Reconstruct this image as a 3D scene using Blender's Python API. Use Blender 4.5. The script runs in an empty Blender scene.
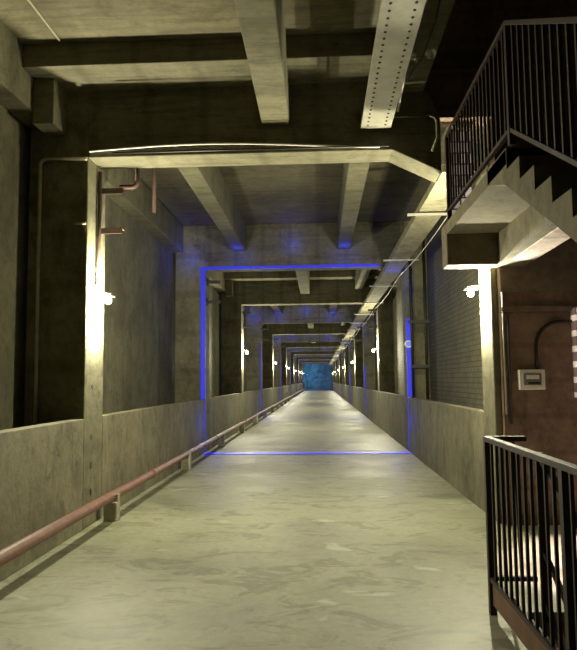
import bpy, bmesh, math, random
from mathutils import Vector, Matrix
random.seed(4)
SC = bpy.context.scene
COL = SC.collection
PI = math.pi
WORLD = {}

# ------------------------------------------------------------ materials
def new_mat(name):
    m = bpy.data.materials.new(name); m.use_nodes = True
    nt = m.node_tree
    for n in list(nt.nodes): nt.nodes.remove(n)
    out = nt.nodes.new('ShaderNodeOutputMaterial'); b = nt.nodes.new('ShaderNodeBsdfPrincipled')
    nt.links.new(b.outputs[0], out.inputs[0])
    return m, nt, b

def noise(nt, vec, scale, detail=5, rough=.6, dist=0.):
    n = nt.nodes.new('ShaderNodeTexNoise'); n.inputs['Scale'].default_value = scale
    n.inputs['Detail'].default_value = detail; n.inputs['Roughness'].default_value = rough
    n.inputs['Distortion'].default_value = dist
    nt.links.new(vec, n.inputs['Vector']); return n.outputs['Fac']

def ramp(nt, fac, stops):
    r = nt.nodes.new('ShaderNodeValToRGB'); e = r.color_ramp.elements
    while len(e) > 1: e.remove(e[0])
    e[0].position = stops[0][0]; e[0].color = stops[0][1]
    for p, c in stops[1:]:
        k = e.new(p); k.color = c
    nt.links.new(fac, r.inputs[0]); return r.outputs[0]

def mixc(nt, fac, a, b, mode='MIX'):
    n = nt.nodes.new('ShaderNodeMix'); n.data_type = 'RGBA'; n.blend_type = mode
    if isinstance(fac, float): n.inputs[0].default_value = fac
    else: nt.links.new(fac, n.inputs[0])
    for s, v in ((6, a), (7, b)):
        if isinstance(v, tuple): n.inputs[s].default_value = v
        else: nt.links.new(v, n.inputs[s])
    return n.outputs[2]

def mapped(nt, scale=(1, 1, 1), loc=(0, 0, 0)):
    g = nt.nodes.new('ShaderNodeNewGeometry'); mp = nt.nodes.new('ShaderNodeMapping')
    mp.inputs['Scale'].default_value = scale; mp.inputs['Location'].default_value = loc
    nt.links.new(g.outputs['Position'], mp.inputs[0]); return mp.outputs[0]

def bump(nt, b, h, strength, dist=.02):
    n = nt.nodes.new('ShaderNodeBump'); n.inputs['Strength'].default_value = strength
    n.inputs['Distance'].default_value = dist
    nt.links.new(h, n.inputs['Height']); nt.links.new(n.outputs[0], b.inputs['Normal'])

def g4(c, k=1.): return (c[0]*k, c[1]*k, c[2]*k, 1)

def concrete(name, c, contrast=.35, rough=.85, board=None, streak=.4, bmp=.5, pit=.55):
    m, nt, b = new_mat(name)
    v = mapped(nt)
    big = noise(nt, v, .9, 6, .62, .4)
    fine = noise(nt, v, 9, 8, .7)
    c1 = ramp(nt, big, [(.3, g4(c, 1-contrast)), (.55, g4(c)), (.75, g4(c, 1+contrast*.6))])
    f1 = ramp(nt, fine, [(.3, (.62, .61, .58, 1)), (.6, (1, 1, 1, 1))])
    col = mixc(nt, .7, c1, f1, 'MULTIPLY')
    if streak:
        s = noise(nt, mapped(nt, (1., 1., .25)), 1.6, 5, .6)
        sc = ramp(nt, s, [(.35, (.55, .52, .45, 1)), (.55, (1, 1, 1, 1))])
        col = mixc(nt, streak, col, sc, 'MULTIPLY')
    p = noise(nt, mapped(nt, (1, 1, 1), (5, 3, 1)), 5.5, 3, .5)
    pc = ramp(nt, p, [(.66+.0*pit, (1, 1, 1, 1)), (.72, (.45, .42, .36, 1))])
    col = mixc(nt, pit, col, pc, 'MULTIPLY')
    gv = mapped(nt, {'X': (.35, 3.5, 3.5), 'Y': (.6, 4.5, 2), 'Z': (1.6, 1.6, .7)}[board[0] if board else 'Z'])
    gn = noise(nt, gv, 2.6, 10, .75, .6)
    col = mixc(nt, .75, col, ramp(nt, gn, [(.36, (.5, .48, .42, 1)), (.5, (1, 1, 1, 1)), (.66, (1.12, 1.12, 1.1, 1))]), 'MULTIPLY')
    bl = noise(nt, mapped(nt, (1, 1, 1), (3, 9, 4)), 1.6, 10, .7, 1.)
    col = mixc(nt, .6, col, ramp(nt, bl, [(.34, (.5, .46, .38, 1)), (.46, (1, 1, 1, 1)), (.6, (1, 1, 1, 1)), (.7, (1.35, 1.35, 1.3, 1))]), 'MULTIPLY')
    h = fine
    if board:
        w = nt.nodes.new('ShaderNodeTexWave'); w.wave_type = 'BANDS'; w.bands_direction = board[0]
        w.inputs['Scale'].default_value = board[1]; w.inputs['Distortion'].default_value = .6
        w.inputs['Detail'].default_value = 2
        nt.links.new(v, w.inputs['Vector'])
        wc = ramp(nt, w.outputs['Fac'], [(0, (.6, .58, .52, 1)), (.12, (1, 1, 1, 1))])
        col = mixc(nt, .55, col, wc, 'MULTIPLY')
    nt.links.new(col, b.inputs['Base Color']); b.inputs['Roughness'].default_value = rough
    bump(nt, b, h, bmp)
    return m

def floor_mat():
    m, nt, b = new_mat('polished_concrete_floor')
    v = mapped(nt)
    big = noise(nt, v, .8, 8, .65, .8)
    c1 = ramp(nt, big, [(.32, (.20, .20, .125, 1)), (.5, (.28, .28, .185, 1)), (.68, (.34, .34, .24, 1))])
    st = noise(nt, mapped(nt, (.9, 1.6, 1), (2, 7, 0)), 1.7, 9, .72, 1.2)
    sc = ramp(nt, st, [(.52, (1, 1, 1, 1)), (.60, (.32, .32, .27, 1)), (.68, (.7, .7, .66, 1))])
    col = mixc(nt, .55, c1, sc, 'MULTIPLY')
    fine = noise(nt, v, 14, 8, .7)
    col = mixc(nt, .4, col, ramp(nt, fine, [(.35, (.6, .6, .6, 1)), (.6, (1, 1, 1, 1))]), 'MULTIPLY')
    pa = noise(nt, mapped(nt, (1, 1.7, 1), (11, 2, 0)), 1.3, 4, .5, .5)
    col = mixc(nt, ramp(nt, pa, [(.66, (0, 0, 0, 1)), (.71, (.4, .4, .4, 1))]), col, (.55, .55, .46, 1))
    nt.links.new(col, b.inputs['Base Color'])
    r = ramp(nt, big, [(.3, (.46, .46, .46, 1)), (.7, (.68, .68, .68, 1))])
    nt.links.new(r, b.inputs['Roughness'])
    bump(nt, b, big, .25, .03)
    return m

def plain(name, c, rough=.6, metal=0., var=.25, scale=12, bmp=.2):
    m, nt, b = new_mat(name)
    n = noise(nt, mapped(nt), scale, 5, .6)
    nt.links.new(ramp(nt, n, [(.3, g4(c, 1-var)), (.7, g4(c, 1+var))]), b.inputs['Base Color'])
    b.inputs['Roughness'].default_value = rough; b.inputs['Metallic'].default_value = metal
    if bmp: bump(nt, b, n, bmp, .004)
    return m

def brick(name, c1, c2, mort, sx, sy, axis, bmp=.6, emit=None):
    m, nt, b = new_mat(name)
    g = nt.nodes.new('ShaderNodeNewGeometry'); sp = nt.nodes.new('ShaderNodeSeparateXYZ'); cb = nt.nodes.new('ShaderNodeCombineXYZ')
    nt.links.new(g.outputs['Position'], sp.inputs[0])
    nt.links.new(sp.outputs[1 if axis == 'X' else 0], cb.inputs[0]); nt.links.new(sp.outputs[2], cb.inputs[1])
    t = nt.nodes.new('ShaderNodeTexBrick'); t.inputs['Scale'].default_value = 1
    t.inputs['Brick Width'].default_value = sx; t.inputs['Row Height'].default_value = sy
    t.inputs['Mortar Size'].default_value = .008 if emit is None else .01
    t.inputs['Color1'].default_value = g4(c1); t.inputs['Color2'].default_value = g4(c2); t.inputs['Mortar'].default_value = g4(mort)
    nt.links.new(cb.outputs[0], t.inputs['Vector'])
    n = noise(nt, mapped(nt), 3, 6, .6)
    col = mixc(nt, .8, t.outputs['Color'], ramp(nt, n, [(.3, (.6, .6, .55, 1)), (.7, (1.1, 1.1, 1.05, 1))]), 'MULTIPLY')
    nt.links.new(col, b.inputs['Base Color']); b.inputs['Roughness'].default_value = .85
    inv = nt.nodes.new('ShaderNodeMath'); inv.operation = 'SUBTRACT'; inv.inputs[0].default_value = 1
    nt.links.new(t.outputs['Fac'], inv.inputs[1]); bump(nt, b, inv.outputs[0], bmp, .012)
    if emit:
        nt.links.new(col, b.inputs['Emission Color']); b.inputs['Emission Strength'].default_value = emit
    return m

def glow(name, c, s):
    m, nt, b = new_mat(name)
    b.inputs['Base Color'].default_value = (.02, .02, .02, 1)
    b.inputs['Emission Color'].default_value = g4(c); b.inputs['Emission Strength'].default_value = s
    return m

M = dict(
    wall=concrete('stained_wall_concrete', (.15, .142, .09), .4, board=('Z', .55), streak=.3),
    rough=concrete('rough_wall_concrete', (.12, .113, .063), .55, streak=.3, bmp=1.),
    parapet=concrete('parapet_concrete', (.20, .185, .115), .4, streak=.22),
    pillar=concrete('pillar_concrete', (.17, .16, .095), .35, board=('Z', .35), streak=.25),
    beam=concrete('beam_concrete', (.135, .126, .077), .28, streak=0., board=('X', .5)),
    beamy=concrete('long_beam_concrete', (.138, .13, .078), .28, streak=0., board=('Y', .25)),
    slab=concrete('slab_concrete', (.15, .135, .08), .4, streak=0., board=('X', .12)),
    stair=concrete('stair_concrete', (.17, .15, .095), .25, streak=.2),
    hall=concrete('brown_hall_concrete', (.24, .165, .12), .3, board=('Z', .8), streak=.3),
    band=plain('painted_band', (.16, .12, .09), .8),
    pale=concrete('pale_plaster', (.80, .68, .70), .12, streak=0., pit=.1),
    floor=floor_mat(),
    brick=brick('grey_brick', (.13, .12, .072), (.11, .102, .062), (.06, .056, .03), .24, .085, 'X', 1.),
    block=concrete('support_block_concrete', (.40, .38, .29), .2),
    rust=plain('rust_brown_paint', (.045, .02, .013), .7, .0, .35, 20),
    redpipe=plain('dull_red_pipe_paint', (.17, .08, .055), .55, .0, .25, 9),
    rail=plain('dark_brown_rail_paint', (.024, .011, .008), .65, .0, .25, 25),
    plate=plain('rusty_brown_kick_plate', (.12, .055, .026), .6, .0, .3, 8),
    steel=plain('grey_painted_steel', (.33, .32, .26), .5, .2, .15, 6),
    rivet=plain('dark_rivet', (.05, .045, .03), .6, .4),
    duct=concrete('pale_duct_concrete', (.27, .25, .16), .2, streak=0., pit=.3),
    dark=plain('dark_pipe_paint', (.025, .022, .016), .5, .2),
    conduit=plain('grey_conduit', (.30, .28, .20), .45, .1, .15),
    white=plain('white_plastic', (.75, .73, .66), .4, 0, .06),
    meterface=plain('meter_face', (.20, .20, .18), .25, 0, .1),
    bulb=glow('warm_lamp_glow', (1, .97, .72), 30),
    blue=glow('blue_light_line', (.012, .02, 1.), .62),
    bluedim=glow('dim_blue_light_line', (.02, .025, 1.), .22),
    bluelens=glow('blue_lens_glow', (.12, .22, 1.), .9),
    pink=glow('pinkish_lamp_glow', (1, .86, .80), 8),
    glass=brick('lit_glass_block', (.62, .50, .44), (.58, .46, .42), (.12, .08, .07), .085, .085, 'Y', .3, .75),
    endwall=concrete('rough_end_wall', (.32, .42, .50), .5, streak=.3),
)

# ------------------------------------------------------------ mesh helpers
class MB:
    def __init__(s): s.bm = bmesh.new()
    def box(s, x0, x1, y0, y1, z0, z1):
        v = [s.bm.verts.new(p) for p in ((x0,y0,z0),(x1,y0,z0),(x1,y1,z0),(x0,y1,z0),(x0,y0,z1),(x1,y0,z1),(x1,y1,z1),(x0,y1,z1))]
        for q in ((0,3,2,1),(4,5,6,7),(0,1,5,4),(1,2,6,5),(2,3,7,6),(3,0,4,7)): s.bm.faces.new([v[i] for i in q])
        return s
    def prism(s, pts, axis, a, b):
        def mk(p, t): return (t, p[0], p[1]) if axis == 'X' else ((p[0], t, p[1]) if axis == 'Y' else (p[0], p[1], t))
        A = [s.bm.verts.new(mk(p, a)) for p in pts]; B = [s.bm.verts.new(mk(p, b)) for p in pts]
        s.bm.faces.new(A); s.bm.faces.new(B[::-1])
        for i in range(len(pts)):
            j = (i+1) % len(pts); s.bm.faces.new((A[j], A[i], B[i], B[j]))
        return s
    def tube(s, pts, r, seg=12):
        pts = [Vector(p) for p in pts]; rings = []; prev = None
        for i, p in enumerate(pts):
            d = (pts[min(i+1, len(pts)-1)]-pts[max(i-1, 0)]).normalized()
            if prev is None:
                u = d.orthogonal().normalized()
            else:
                u = (prev-d*prev.dot(d)).normalized()
            prev = u; w = d.cross(u)
            rings.append([s.bm.verts.new(p+(u*math.cos(a)+w*math.sin(a))*r) for a in [2*PI*k/seg for k in range(seg)]])
        for A, B in zip(rings, rings[1:]):
            for k in range(seg):
                f = s.bm.faces.new((A[k], A[(k+1) % seg], B[(k+1) % seg], B[k])); f.smooth = True
        s.bm.faces.new(rings[0][::-1]); s.bm.faces.new(rings[-1])
        return s
    def dome(s, c, r, ax=(0, 0, 1), seg=12, squash=.5):
        q = Vector((0, 0, 1)).rotation_difference(Vector(ax)).to_matrix().to_4x4()
        bmesh.ops.create_uvsphere(s.bm, u_segments=seg, v_segments=8, radius=r, matrix=Matrix.Translation(c) @ q @ Matrix.Diagonal((1, 1, squash, 1)))
        return s

def obj(name, mb, mat, parent=None, bev=0.):
    bm = mb.bm; bmesh.ops.recalc_face_normals(bm, faces=bm.faces)
    xs = [v.co for v in bm.verts]
    lo = Vector([min(c[i] for c in xs) for i in range(3)]); hi = Vector([max(c[i] for c in xs) for i in range(3)])
    org = Vector(((lo.x+hi.x)/2, (lo.y+hi.y)/2, lo.z))
    for v in bm.verts: v.co -= org
    me = bpy.data.meshes.new(name); bm.to_mesh(me); bm.free(); me.materials.append(M[mat])
    o = bpy.data.objects.new(name, me); COL.objects.link(o)
    WORLD[o] = org
    if parent: o.parent = parent; o.location = org-WORLD[parent]
    else: o.location = org
    if bev:
        md = o.modifiers.new('edge', 'BEVEL'); md.width = bev; md.segments = 2; md.limit_method = 'ANGLE'
    return o

def thing(name, loc, label, cat, group=None):
    o = bpy.data.objects.new(name, None); COL.objects.link(o); o.empty_display_size = .1
    o.location = loc; WORLD[o] = Vector(loc); return tag(o, label, cat, group)
def tag(o, label, cat, group=None):
    o['label'] = label; o['category'] = cat
    if group: o['group'] = group
    return o
def struct(name, mb, mat, bev=0.):
    o = obj(name, mb, mat, None, bev); o['kind'] = 'structure'; return o
def box(*a): return MB().box(*a)
def arc(c, r, a0, a1, u, w, n=8):
    c, u, w = Vector(c), Vector(u), Vector(w)
    return [tuple(c+u*r*math.cos(a0+(a1-a0)*i/n)+w*r*math.sin(a0+(a1-a0)*i/n)) for i in range(n+1)]

ORD = ['nearest', 'second', 'third', 'fourth', 'fifth', 'sixth', 'seventh', 'eighth', 'ninth', 'tenth', 'eleventh', 'twelfth', 'thirteenth', 'fourteenth', 'fifteenth']
def FY(k): return YF+PER*k+(.28 if k == 1 else 0)
def nth(k): return 'nearest' if k == 0 else ORD[k]+' nearest'

# ------------------------------------------------------------ dimensions
XL, XR = -2.6, 1.95          # faces of the pillars and low walls
RL, RR = -3.35, 2.45         # recessed side walls
YF, PER, NF = 7.1, 7.25, 14  # first cross frame, spacing, number
YE = 107.0
ZS, ZB = 5.18, 4.15          # slab underside, cross beam underside
HY = 7.35                    # wall of the stair hall

# ------------------------------------------------------------ shell
fl = MB().box(RL, 1.22, -3, HY, -.2, 0).box(RL, RR, HY, YE+8, -.2, 0).box(1.22, 5.5, 4.68, HY, -.2, 0).box(2.75, 5.5, -3, 4.68, -.2, 0)
struct('floor', fl, 'floor')
struct('ceiling', MB().box(RL, 1.2, -3, HY, ZS, ZS+.25).box(RL, RR, HY, YE+8, ZS, ZS+.25), 'slab')
struct('wall_left', MB().box(RL-.25, RL, -3, YE+8, -.2, ZS+.25), 'rough')
struct('wall_right', MB().box(RR, RR+.25, HY+.3, YE+8, -.2, ZS+.25), 'brick')
struct('wall_back', MB().box(RL-.25, 5.75, -3.25, -3, -3, 8.2), 'wall')
struct('wall_stair_hall', MB().box(2.03, 5.75, HY, HY+.3, -3, 8.2).box(1.2, 2.03, HY, HY+.3, 4.6, 8.2), 'hall')
struct('wall_stair_hall_side', MB().box(5.5, 5.75, -3, HY, -3, 8.2), 'hall')
struct('wall_above_slab', MB().box(1.0, 1.2, -3, HY, ZS+.25, 8.2), 'wall')
struct('ceiling_stair_hall', MB().box(1.0, 5.75, -3, HY+.3, 8.2, 8.4), 'hall')
struct('floor_lower_landing', MB().box(1.0, 2.75, -3, 4.9, -3.2, -3), 'hall')
struct('wall_stairwell', MB().box(1.1, 1.22, -3, 4.8, -3, -.2).box(1.22, 2.75, 4.68, 4.8, -3, -.2).box(2.75, 2.87, -3, 4.8, -3, -.2), 'hall')
struct('trim_1', box(2.03, 5.5, HY-.04, HY, 2.56, 3.12), 'band')  # darker band across the brown wall
struct('trim_2', box(2.03, 5.5, HY-.05, HY, 2.34, 2.39), 'band')
# edge beam down the whole left side
struct('trim_3', box(RL, -3.1, -3, YE, 4.56, ZS), 'beamy', .01)
# far end
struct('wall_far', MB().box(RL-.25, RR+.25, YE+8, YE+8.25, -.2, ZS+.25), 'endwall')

# low side walls, one run between each pair of pillars
edges = [-3.0]
for k in range(NF): edges += [FY(k), FY(k)+.62]
edges.append(YE)
for i in range(0, len(edges), 2):
    a, b = edges[i], edges[i+1]
    struct('wall_left_parapet', box(XL-.14, XL, a, b, 0, 1.2), 'parapet', .008)
    if i: struct('wall_right_parapet', box(XR, XR+.14, (7.95 if i == 2 else a), b, 0, 1.2), 'parapet', .008)

# ------------------------------------------------------------ cross frames
SIDE = 'left'
for k in range(NF):
    y = FY(k); lamp = (k % 2 == 0)
    what = 'with a wall lamp' if lamp else 'outlined by a blue light line'
    p = tag(obj('concrete_pillar', box(-3.28, XL, y, y+.62, 0, ZS), 'pillar', None, .012), 'square concrete pillar %s, %s on the left side' % (what, nth(k)), 'pillar', 'left pillars of the corridor')
    if k == 0:
        for z, s in ((.98, .03), (.66, .04), (.37, .035), (1.55, .022)):
            pts = [(y+.24+s*math.cos(a)*random.uniform(.5, 1), z+s*1.5*math.sin(a)*random.uniform(.5, 1)) for a in [2*PI*j/8 for j in range(8)]]
            obj('chipped_hole', MB().prism(pts, 'X', XL-.01, XL+.004), 'dark', p)
        q = tag(obj('concrete_pillar', MB().box(XR, XR+.075, 7.42, 7.95, 0, 4.0), 'pillar', None, .012), 'pale concrete pillar brightly lit beside the brown hall wall, nearest on the right', 'pillar', 'right pillars of the corridor')
    else:
        q = tag(obj('concrete_pillar', box(XR, RR, y, y+.62, 0, ZS), 'pillar', None, .012), 'square concrete pillar %s, %s on the right side' % (what, nth(k)), 'pillar', 'right pillars of the corridor')
    if k == 0:
        pts = [(XL, ZB), (.84, ZB), (1.38, 3.88), (1.38, 4.5), (1.15, ZS), (XL, ZS)]
        tag(obj('cross_beam', MB().prism(pts, 'Y', y, y+.42), 'beam', None, .012), 'big concrete cross beam bending down at its right end, nearest of the row', 'beam', 'cross beams of the corridor')
    else:
        tag(obj('cross_beam', box(XL, XR, y, y+.42, ZB, ZS), 'beam', None, .012), 'big concrete cross beam %s, %s of the row' % ('over a pair of lamps' if lamp else 'edged by a blue line', nth(k)), 'beam', 'cross beams of the corridor')
    if lamp:
        j = k//2
        xr = .46 if j == 0 else XR
        sb = MB().box(-3.1, .93 if j == 0 else XR, y-.62, y, 4.93, ZS)
        tag(obj('shallow_cross_beam', sb, 'beam', None, .01), 'shallow concrete ceiling beam in front of the %s big lamp-lit cross beam' % nth(j), 'beam', 'shallow ceiling beams')
        tag(obj('corbel_block', box(-3.1, -2.86, y-.36, y, 4.42, ZS-.25), 'beamy', None, .012), 'square concrete corbel block high beside the %s lamp pillar on the left' % nth(j), 'concrete block', 'corbel blocks under the ceiling')
        ya = -3 if j == 0 else y-PER+.42
        tag(obj('ceiling_beam', box(-.61, -.3, ya, y, 4.47, ZS), 'beamy', None, .012), 'central lengthwise concrete ceiling beam running up to the %s lamp-lit cross beam' % nth(j), 'beam', 'central lengthwise ceiling beams')
        if j == 0: tag(obj('ceiling_beam', box(.93, 1.2, ya, y, 4.8, ZS), 'beamy', None, .012), 'lengthwise concrete edge beam between the riveted steel girder and the dark stair void', 'beam')
        if j:
            tag(obj('ceiling_beam', box(1.2, 1.45, ya, y, 4.6, ZS), 'beamy', None, .012), 'short-looking lengthwise concrete beam at right of ceiling before the %s lamp-lit cross beam' % nth(j), 'beam', 'right lengthwise ceiling beams')
    else:
        j = k//2
        ya = y-PER+.42
        for x0, x1, s in ((-1.94, -1.65, 'left'), (.44, .73, 'right')):
            tag(obj('ceiling_beam', box(x0, x1, ya, y, 4.56, ZS), 'beamy', None, .012), '%s of two pale lengthwise ceiling beams ending at the %s blue-edged cross beam' % (s, nth(j)), 'beam', 'paired lengthwise ceiling beams')

# ------------------------------------------------------------ wall lamps
def lamp(side, k):
    y = FY(k)+.3; z = 2.56
    if side == 'right' and k == 0: y = 7.75; z = 2.62
    s = 1 if side == 'left' else -1
    X = XL if side == 'left' else XR
    t = thing('wall_lamp', (X, y, z-.1), 'small glowing wall lamp on the %s lamp pillar of the %s side' % (nth(k//2), side), 'lamp', 'wall lamps along the corridor')
    def bx(a, b, *r): return box(min(X+s*a, X+s*b), max(X+s*a, X+s*b), *r)
    obj('wall_plate', bx(0, .02, y-.07, y+.07, z-.02, z+.13), 'steel', t, .004)
    obj('arm', bx(.02, .13, y-.015, y+.015, z+.05, z+.08), 'steel', t)
    obj('lamp_hood', bx(.05, .21, y-.09, y+.09, z+.03, z+.055), 'steel', t, .006)
    obj('bulb', MB().dome((X+s*.15, y, z-.015), .042, squash=1.), 'bulb', t)
    e = LAMP*(1.05 if k == 0 else .75)
    for dz, en, nm in ((-.28, e, 'lamp_light'), (.15, e*2.0, 'lamp_uplight')):
        l = bpy.data.lights.new(nm, 'POINT'); l.energy = en; l.color = (1, .94, .66); l.shadow_soft_size = .035
        o = bpy.data.objects.new(nm, l); COL.objects.link(o); o.location = (X+s*.13, y, z+dz)
LAMP = 178
for k in range(0, NF, 2):
    lamp('left', k); lamp('right', k)

# ------------------------------------------------------------ blue light lines
def blue_point(p, e, c=(.03, .06, 1), r=.08):
    l = bpy.data.lights.new('blue_glow', 'POINT'); l.energy = e; l.color = c; l.shadow_soft_size = r
    o = bpy.data.objects.new('blue_glow', l); COL.objects.link(o); o.location = p
for j, k in enumerate(range(1, NF, 2)):
    y = FY(k); w = .035
    def strip(part, b): tag(obj('blue_light_strip', b, 'blue' if j == 0 else 'bluedim'), 'thin glowing blue line %s of the %s blue-outlined frame' % (part, nth(j)), 'light strip', 'blue light lines framing the corridor')  # projected blue light, built as thin emissive boxes on the surfaces
    strip('down the left pillar', box(XL-.09+.03*min(j, 2), XL+.01, y-.02, y, 0.02, ZB-.01 if j == 0 else 3.2))
    if j == 0: strip('across the beam', box(XL-.09, 1.38, y-.02, y, ZB-.01, ZB+.055))
    if j < 3: strip('down the right pillar', box(XR-.01, XR+.09, y-.02, y, .02, 2.95 if j == 0 else 2.2))
    if j == 0: strip('across the floor', box(XL, XR, y-.35, y-.02, 0, .012))
    for p, e in (((-1.8, y-.35, 4.4), 7), ((.58, y-.35, 4.4), 7), ((-.6, y-.2, 4.7), 4.5), ((-2.9, y-.3, 4.4), 7), ((1.66, y-.2, 3.75), 7),
                 ((XL+.3, y-.25, .7), 7.), ((XL+.3, y-.25, 2.6), 3), ((XR-.3, y-.25, .7), 6.)):
        blue_point(p, e if j == 0 else e*1.3)  # unseen point lights added for blue spill, no fittings
t = thing('indicator_light', (XR+.03, FY(1)-.05, 2.3), 'small round blue and white lens on the right blue line', 'light')
o = obj('ring', MB().tube([(XR+.03, FY(1)-.025, 2.38), (XR+.03, FY(1)-.05, 2.38)], .085, 24), 'white', t)
o = obj('lens', MB().tube([(XR+.03, FY(1)-.05, 2.38), (XR+.03, FY(1)-.062, 2.38)], .055, 24), 'bluelens', t)

# far end blue room
for (x, y, z, e, c) in ((.3, YE+3, 3.6, 60, (.02, .13, 1)), (-1.7, YE+5.5, 2.6, 150, (.12, .55, 1)), (1.6, YE+4, 1.2, 20, (.02, .08, 1))):
    blue_point((x, y, z), e, c, .2)
t = thing('flood_lamp', (-2.2, YE+5.5, 0), 'cyan flood lamp on a stand at the far blue end of the corridor', 'lamp')
obj('stand', MB().tube([(-2.2, YE+5.5, 0), (-2.2, YE+5.5, 2.4)], .03).box(-2.4, -2.0, YE+5.3, YE+5.7, 0, .04), 'dark', t)
obj('lamp_head', box(-2.35, -2.05, YE+5.45, YE+5.6, 2.4, 2.7), 'dark', t, .02)
obj('lens', box(-2.32, -2.08, YE+5.42, YE+5.45, 2.43, 2.67), 'bluelens', t)

# ------------------------------------------------------------ pipe along the left wall
rp = thing('long_floor_pipe', (-2.45, 0, .2), 'long dull red pipe running low along the left wall', 'pipe')
obj('pipe_run', MB().tube([(-2.45, -2.9+i*5, .275) for i in range(22)], .055, 16), 'redpipe', rp)
for i in range(20):
    y = 3.2+i*5.8+.4
    if y < YE-2: obj('coupling', MB().tube([(-2.45, y, .275), (-2.45, y+.16, .275)], .064, 16), 'redpipe', rp)
for i in range(24):
    y = 3.35+4.25*i
    if y > YE-3: break
    t = thing('pipe_support', (-2.45, y, 0), 'pale concrete block carrying the red pipe, %s of the row' % (nth(i) if i < 15 else '%dth nearest' % (i+1)), 'concrete block', 'blocks under the red pipe')
    obj('block', MB().box(-2.52, -2.36, y-.06, y+.07, 0, .215), 'block', t, .012)
    obj('saddle', MB().prism([(-2.36, .215), (-2.36, .30), (-2.385, .30), (-2.392, .25), (-2.41, .215)], 'Y', y-.03, y+.05), 'block', t)

# ------------------------------------------------------------ pillar pipes and brackets, left
t = thing('pipe_bracket', (-2.6, 7.45, 3.38), 'rust brown steel bracket pair with upright pipe on the nearest left lamp pillar', 'pipe bracket')
for z in (3.88, 3.4):
    obj('bracket_arm', MB().box(-2.6, -2.3, 7.43, 7.53, z, z+.012).box(-2.6, -2.3, 7.43, 7.44, z-.055, z), 'rust', t)
obj('upright_pipe', MB().tube([(-2.565, 7.4, 2.72), (-2.565, 7.4, 3.4), (-2.565, 7.4, 4.08)], .022), 'rust', t)
pts = [(-2.2, 7.7, 5.15), (-2.2, 7.7, 4.05)]+arc((-2.27, 7.7, 4.05), .07, 0, -PI/2, (1, 0, 0), (0, 0, 1))+[(-2.42, 7.7, 3.98)]
tag(obj('bent_pipe', MB().tube(pts, .03), 'rust'), 'rust brown pipe coming down and bending back toward the left pillar', 'pipe')
tag(obj('drop_pipe', MB().tube([(-2.33, 9, ZS), (-2.33, 9, 4.0)], .03), 'rust'), 'straight rust brown pipe hanging from the ceiling beyond the first left pillar', 'pipe')
for k in range(1, 8):
    y = FY(k)
    for z, w in ((3.92, 'upper'), (3.45, 'lower')):
        tag(obj('steel_bracket', MB().box(-2.6, -2.3, y+.35, y+.4, z-.04, z+.03).box(-2.6, -2.58, y+.3, y+.45, z-.09, z+.08), 'dark'), '%s dark steel stub bracket on the %s left pillar' % (w, nth(k)), 'bracket', 'stub brackets on left pillars')

# grey conduit over the near pillar front
pts = [(-2.6, 7.07, 4.13), (-3.08, 7.07, 4.13)]+arc((-3.08, 7.07, 4.07), .06, PI/2, PI, (1, 0, 0), (0, 0, 1))+[(-3.14, 7.07, 2.6), (-3.13, 7.07, .02)]
tag(obj('conduit', MB().tube(pts, .021), 'conduit'), 'grey conduit turning down the front of the nearest left pillar', 'conduit')
tag(obj('bulkhead_conduit', MB().tube([(-2.72, 7.06, 3.38), (-2.6, 7.06, 3.38)], .014), 'conduit'), 'tiny pale stub conduit on the nearest left pillar front', 'conduit')
# cable along nearest beam
n = 24
pts = []
for i in range(n+1):
    u = i/n; pts.append((-2.58+3.28*u, 7.075, 4.215+.05*math.sin(u*PI*1.3)-.0*u))
tag(obj('cable', MB().tube(pts, .012, 8), 'white'), 'thin white cable sagging along the front of the nearest cross beam', 'cable')
tag(obj('beam_pipe', MB().tube([(-2.3, 7.04, 4.175), (.8, 7.04, 4.175)], .012, 8), 'dark'), 'thin dark pipe under the white cable on the nearest cross beam', 'pipe')
tag(obj('cable', MB().tube([(-2.67, 1, ZS-.012), (-2.67, 3.5, ZS-.012), (-2.67, 6.4, ZS-.012)], .012, 8), 'conduit'), 'thin grey cable running along the ceiling slab at upper left', 'cable')
# tangled cables on near left wall
mb = MB()
for i in range(6):
    y0 = 5.0+.22*i; pts = [(RL+.03+.01*(i % 2), y0+.1*math.sin(i*2+q*.9), 3.72-.055*q+.03*math.sin(q*1.7+i)) for q in range(8+i % 3)]
    mb.tube(pts, .014, 6)
tag(obj('cable_tangle', mb, 'dark'), 'dark tangle of loose cables on the rough wall at far left', 'cable')

# ------------------------------------------------------------ steel girder
t = thing('steel_girder', (.655, 2, 4.4), 'riveted grey steel girder under the ceiling, ending at the nearest cross beam', 'girder')
obj('bottom_flange', box(.49, .82, -2.9, 7.0, 4.36, 4.385), 'steel', t, .003)
obj('web', box(.645, .665, -2.9, 6.9, 4.385, 4.93), 'steel', t)
obj('top_flange', box(.6, .71, -2.9, 6.48, 4.91, 4.93), 'steel', t)
for x in (.56, .75):
    mb = MB()
    for i in range(40): obj('rivet', MB().dome((x, 3.0+i*.1, 4.358), .013, seg=8, squash=.6), 'rivet', t)
obj('end_bearing', box(.5, .81, 6.97, 7.1, 4.385, 4.6), 'dark', t)
tag(obj('cable', MB().tube([(.91, 3.0, ZS-.02), (.91, 4.8, ZS-.03), (.90, 5.6, 4.95), (.93, 6.3, 4.85), (.9, 7.0, 4.55)], .015, 8), 'white'), 'thin pale cable beside the riveted steel girder', 'cable')
tag(obj('cable', MB().tube([(1.0, 4.6, 4.79), (1.08, 5.6, 4.78), (1.05, 6.2, 4.74), (.95, 6.6, 4.7)], .008, 6), 'dark'), 'thin dark loose cable looping right of the steel girder', 'cable')
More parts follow.
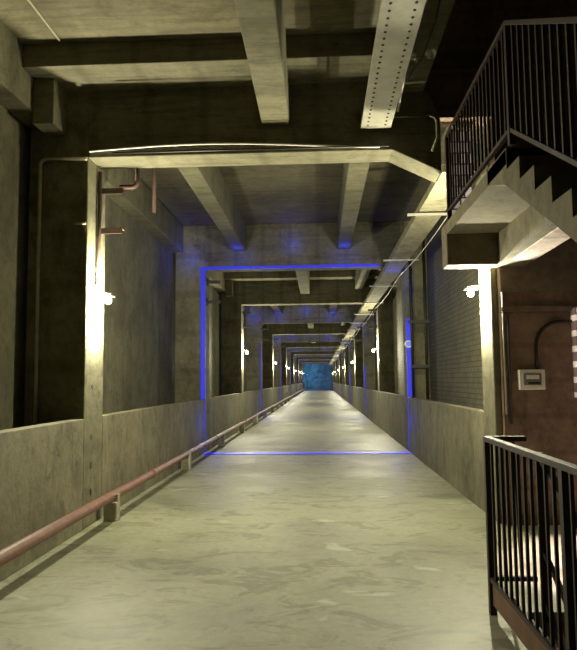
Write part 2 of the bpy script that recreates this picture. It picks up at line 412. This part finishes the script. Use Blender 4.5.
tag(obj('pipe', MB().tube([(.8, 7.04, 4.5), (1.25, 7.04, 4.5)]+arc((1.25, 7.04, 4.42), .08, PI/2, 0, (1, 0, 0), (0, 0, 1))+[(1.33, 7.04, 4.25), (1.27, 7.04, 4.1)], .014, 8), 'conduit'), 'thin grey conduit curling down at the bent end of the nearest cross beam', 'conduit')

# ------------------------------------------------------------ duct along the right
t = thing('ceiling_duct', (1.66, 55, 3.98), 'long pale duct hung under the beams along the right side', 'duct')
obj('duct_body', box(1.47, 1.85, 7.55, YE-1, 4.02, 4.13), 'duct', t, .008)
for i in range(28):
    y = 9.3+3.6*i
    if y < YE-3: obj('hanger', box(1.30, 2.0, y, y+.05, 3.955, 3.985), 'steel', t)
tag(obj('cable', MB().tube([(1.88, 8+i*1.2, 4.0-.10*abs(math.sin(i*PI/6))) for i in range(60)], .006, 6), 'white'), 'thin pale cable drooping along the right edge of the duct', 'cable')

# pipe ladder on second right pillar
t = thing('pipe_ladder', (2.22, 14.58, 1.2), 'two dark upright pipes with cross brackets on the right pillar by the blue line', 'pipe')
for x in (2.06, 2.37): obj('upright_pipe', MB().tube([(x, 14.55, 1.0), (x, 14.55, 4.9)], .032), 'dark', t)
for z, a, b in ((2.87, 1.98, 2.45), (1.88, 2.02, 2.44)): obj('cross_bracket', box(a, b, 14.48, 14.525, z-.035, z+.035), 'dark', t)
for k in range(2, 7):
    y = FY(k)
    for z, w in ((4.08, 'upper'), (3.5, 'lower')):
        tag(obj('steel_bracket', MB().box(1.65, 1.95, y+.3, y+.35, z-.18, z-.12).box(1.93, 1.95, y+.25, y+.4, z-.22, z-.06), 'dark'), '%s dark steel stub bracket on the %s right pillar' % (w, nth(k)), 'bracket', 'stub brackets on right pillars')

# ------------------------------------------------------------ upper landing and stairs
SX, SW = 1.4, 1.25
st = thing('concrete_staircase', (SX+.6, -1.0, 0), 'concrete staircase with a high landing at upper right, seen from below', 'staircase')
obj('landing', box(SX, 4.4, 4.76, HY, 3.17, 3.3), 'stair', st, .008)
obj('landing_beam', box(SX, 1.945, 7.05, HY-.02, 2.83, 3.17), 'stair', st, .008)
obj('sloping_soffit', MB().prism([(4.95, 3.17), (HY, 3.17), (HY, 2.84), (5.4, 2.88)], 'X', 1.95, 2.29), 'stair', st)
obj('plaster_patch', MB().prism([(5.45, 2.865), (5.45, 2.878), (6.9, 2.853), (6.9, 2.84)], 'X', 2.04, 2.28), 'pale', st)  # pinkish light falling on the soffit, put into this panel's colour
n = 20; tr, ri = .295, .165
pts = [(4.76, 3.3)]
for i in range(n):
    yy = 4.76-tr*i; pts.append((yy, 3.3-ri*(i+1)))
    if i < n-1: pts.append((yy-tr, 3.3-ri*(i+1)))
y_end = 4.76-tr*(n-1)
pts += [(y_end-.0, 0)] if False else []
pts += [(y_end+.22, 0), (4.76+.06, 3.3-.26), (5.3, 3.17), (5.3, 3.3)]
cl = [pts[0]]
for p in pts[1:]:
    if (Vector(p)-Vector(cl[-1])).length > 1e-4: cl.append(p)
obj('stair_flight', MB().prism(cl, 'X', SX, SX+SW), 'stair', st)
# upper flight climbing from landing back toward the viewer
pts = [(5.2, 3.3)]
for i in range(18): pts += [(5.2-tr*i, 3.3+ri*(i+1)), (5.2-tr*(i+1), 3.3+ri*(i+1))]
pts += [(5.2-tr*18, 3.3+ri*18-.3), (5.2, 3.0)]
obj('upper_flight', MB().prism(pts, 'X', 2.85, 4.1), 'stair', st)

def lerp(a, b, u): return tuple(a[i]+(b[i]-a[i])*u for i in range(3))
def bar(mb, a, b, w, h):   # rectangular bar between two points
    a, b = Vector(a), Vector(b); d = (b-a).normalized()
    side = d.cross(Vector((0, 0, 1)))
    side = side.normalized()*w/2 if side.length > 1e-3 else Vector((w/2, 0, 0))
    up = side.cross(d).normalized()*h/2
    v = [mb.bm.verts.new(p+s*side+t_*up) for p in (a, b) for s, t_ in ((-1, -1), (1, -1), (1, 1), (-1, 1))]
    for q in ((0,1,2,3),(7,6,5,4),(0,4,5,1),(1,5,6,2),(2,6,7,3),(3,7,4,0)): mb.bm.faces.new([v[i] for i in q])
    return mb
def railing(t, segs, n_per, post_at, w=.02):
    """segs: (bottom a, bottom b, top a, top b)"""
    for (ba, bb, ta, tb), n in zip(segs, n_per):
        obj('top_rail', bar(MB(), ta, tb, .05, .035), 'rail', t, .004)
        obj('bottom_rail', bar(MB(), ba, bb, .035, .03), 'rail', t)
        for i in range(1, n):
            u = i/n; obj('baluster', bar(MB(), lerp(ba, bb, u), lerp(ta, tb, u), w, w), 'rail', t)
    for a, b in post_at: obj('post', bar(MB(), a, b, .045, .045), 'rail', t)

t = thing('stair_railing', (SX+.03, 4.7, 3.3), 'dark metal railing around the high landing and down the upper stairs', 'railing')
x = SX+.03
yb = 4.71-4.2; zb = lambda yy, z0: z0-(4.71-yy)*(ri/tr)
railing(t, [((x, 7.0, 3.42), (x, 4.71, 3.42), (x, 7.0, 4.24), (x, 4.71, 4.24)),
            ((x, 4.71, 3.42), (x, .9, zb(.9, 3.42)), (x, 4.71, 4.24), (x, .9, zb(.9, 4.24)))],
        [19, 31], [((x, 7.0, 3.3), (x, 7.0, 4.25)), ((x, 4.71, 3.3), (x, 4.71, 4.25)), ((x, .9, zb(.9, 3.3)), (x, .9, zb(.9, 4.25)))])
t = thing('upper_stair_railing', (2.8, 5.1, 3.3), 'shadowy metal railing climbing with the topmost stair flight', 'railing')
x = 2.88; zu = lambda yy, z0: z0+(5.0-yy)*(ri/tr)
railing(t, [((x, 5.0, 3.62), (x, .8, zu(.8, 3.62)), (x, 5.0, 4.4), (x, .8, zu(.8, 4.4)))], [30], [((x, 5.0, 3.46), (x, 5.0, 4.42))])

# ------------------------------------------------------------ lower railing beside the corridor
t = thing('guard_railing', (1.17, 3.4, 0), 'dark brown metal railing in the foreground guarding the stairwell opening', 'railing')
x = 1.155
railing(t, [((x, 4.64, .235), (x, 1.6, .235), (x, 4.64, 1.18), (x, 1.6, 1.18)),
            ((x, 4.64, .235), (1.46, 4.64, .235), (x, 4.64, 1.18), (1.42, 4.64, 1.18))], [26, 3],
        [((x, 4.64, 0), (x, 4.64, 1.19)), ((x, 3.2, .05), (x, 3.2, 1.17)), ((x, 1.6, 0), (x, 1.6, 1.19))], .017)
obj('kick_plate', box(x-.006, x+.006, 1.6, 4.6, .07, .215), 'plate', t)
t = thing('stairwell_handrail', (1.47, 4.0, -.3), 'dark handrail descending into the stairwell behind the foreground railing', 'railing')
x = 1.47; zd = lambda yy, z0: z0-(4.5-yy)*(.165/.295)
rl = [((x, 4.5, .12), (x, 1.7, zd(1.7, .12)), (x, 4.5, 1.08), (x, 1.7, zd(1.7, 1.08)))]
railing(t, rl, [7], [((x, 4.5, .0), (x, 4.5, 1.1)), ((x, 1.7, zd(1.7, -.05)), (x, 1.7, zd(1.7, 1.1)))])
obj('middle_rail', bar(MB(), (x, 4.5, .45), (x, 1.7, zd(1.7, .45)), .03, .03), 'rail', t)
pts = [(4.68, -.005)]
for i in range(16): pts += [(4.68-.295*i, -.165*(i+1)), (4.68-.295*(i+1), -.165*(i+1))]
pts += [(4.68-.295*16, -3.0), (4.68-.295*16+.4, -3.0), (4.66, -.4)]
t = tag(obj('descending_stairs', MB().prism(pts, 'X', 1.5, 2.74), 'hall'), 'dark concrete steps going down behind the foreground railing', 'stairs')

# ------------------------------------------------------------ brown hall wall fittings
t = thing('meter_box', (2.33, HY-.04, 1.47), 'small white framed meter box on the brown wall', 'meter box')
obj('case', box(2.19, 2.47, HY-.07, HY, 1.47, 1.69), 'white', t, .008)
obj('window_frame', MB().box(2.235, 2.425, HY-.078, HY-.07, 1.52, 1.65), 'meterface', t)
obj('display', MB().box(2.26, 2.40, HY-.084, HY-.078, 1.585, 1.63), 'white', t)
obj('label_plate', MB().box(2.28, 2.41, HY-.084, HY-.078, 1.53, 1.555), 'dark', t)
pts = [(2.4, HY-.02, 1.69), (2.4, HY-.02, 1.85)]+arc((2.68, HY-.02, 1.94), .28, PI, PI/2, (1, 0, 0), (0, 0, 1), 12)+[(2.9, HY-.02, 2.22), (3.2, HY-.02, 2.2)]
tag(obj('conduit', MB().tube(pts, .018), 'dark'), 'dark curved conduit rising from the white meter box', 'conduit')
tag(obj('conduit', MB().tube([(2.05, HY-.015, 1.2), (2.05, HY-.015, 2.8)], .01), 'conduit'), 'thin pale conduit up the corner of the brown wall', 'conduit')
tag(obj('conduit', MB().tube([(2.1, HY-.02, 1.1), (2.1, HY-.02, 2.1), (2.1, HY-.02, 2.3)], .014), 'dark'), 'thin dark conduit beside the pale one on the brown wall', 'conduit')
w = struct('window_1', box(2.80, 3.5, HY-.13, HY, 1.38, 2.36), 'glass')  # pale tile panel, its lit look made by added emission
M['glass2'] = brick('lit_slats', (.62, .52, .48), (.3, .25, .22), (.03, .02, .02), .09, .13, 'Y', .3, .9)
w = struct('window_2', box(1.50, 1.75, HY-.05, HY, 3.4, 4.42), 'glass2')  # pale patch behind the landing rail, added as a self-glowing panel

# pendant lamp lighting the side hall
t = thing('ceiling_spot', (3.2, 5.9, 2.985), 'small round ceiling spotlight under the landing', 'lamp')
obj('housing', MB().tube([(3.2, 5.9, 3.17), (3.2, 5.9, 3.0)], .09, 20), 'steel', t)
obj('lens', MB().tube([(3.2, 5.9, 3.0), (3.2, 5.9, 2.985)], .075, 20), 'pink', t)
l = bpy.data.lights.new('hall_spot', 'SPOT'); l.energy = 1900; l.color = (1, .74, .76); l.spot_size = math.radians(46); l.spot_blend = .3; l.shadow_soft_size = .06
o = bpy.data.objects.new('hall_spot', l); COL.objects.link(o); o.location = (3.2, 5.9, 2.95)
o.rotation_euler = (Vector((2.75, 5.75, 0))-Vector(o.location)).to_track_quat('-Z', 'Y').to_euler()

# ------------------------------------------------------------ world, camera, view
w = bpy.data.worlds.new('World'); SC.world = w; w.use_nodes = True
bg = w.node_tree.nodes['Background']; bg.inputs[0].default_value = (.5, .5, .3, 1); bg.inputs[1].default_value = .0

cam = bpy.data.cameras.new('camera'); co = bpy.data.objects.new('camera', cam); COL.objects.link(co)
cam.sensor_fit = 'HORIZONTAL'; cam.sensor_width = 36; cam.lens = 36*650/577; cam.clip_end = 300; cam.clip_start = .05
yaw, pitch, roll = math.radians(2.713869), math.radians(4.865188), math.radians(.6)
F = Vector((-math.sin(yaw)*math.cos(pitch), math.cos(yaw)*math.cos(pitch), math.sin(pitch)))
R = F.cross(Vector((0, 0, 1))).normalized(); U = R.cross(F)
R2 = R*math.cos(roll)-U*math.sin(roll); U2 = U*math.cos(roll)+R*math.sin(roll)
m = Matrix((R2, U2, -F)).transposed().to_4x4(); m.translation = (0, 0, 1.6); co.matrix_world = m
SC.camera = co
vs = SC.view_settings; vs.view_transform = 'Standard'; vs.look = 'None'; vs.gamma = 1; vs.use_curve_mapping = False
vs.exposure = 0.0
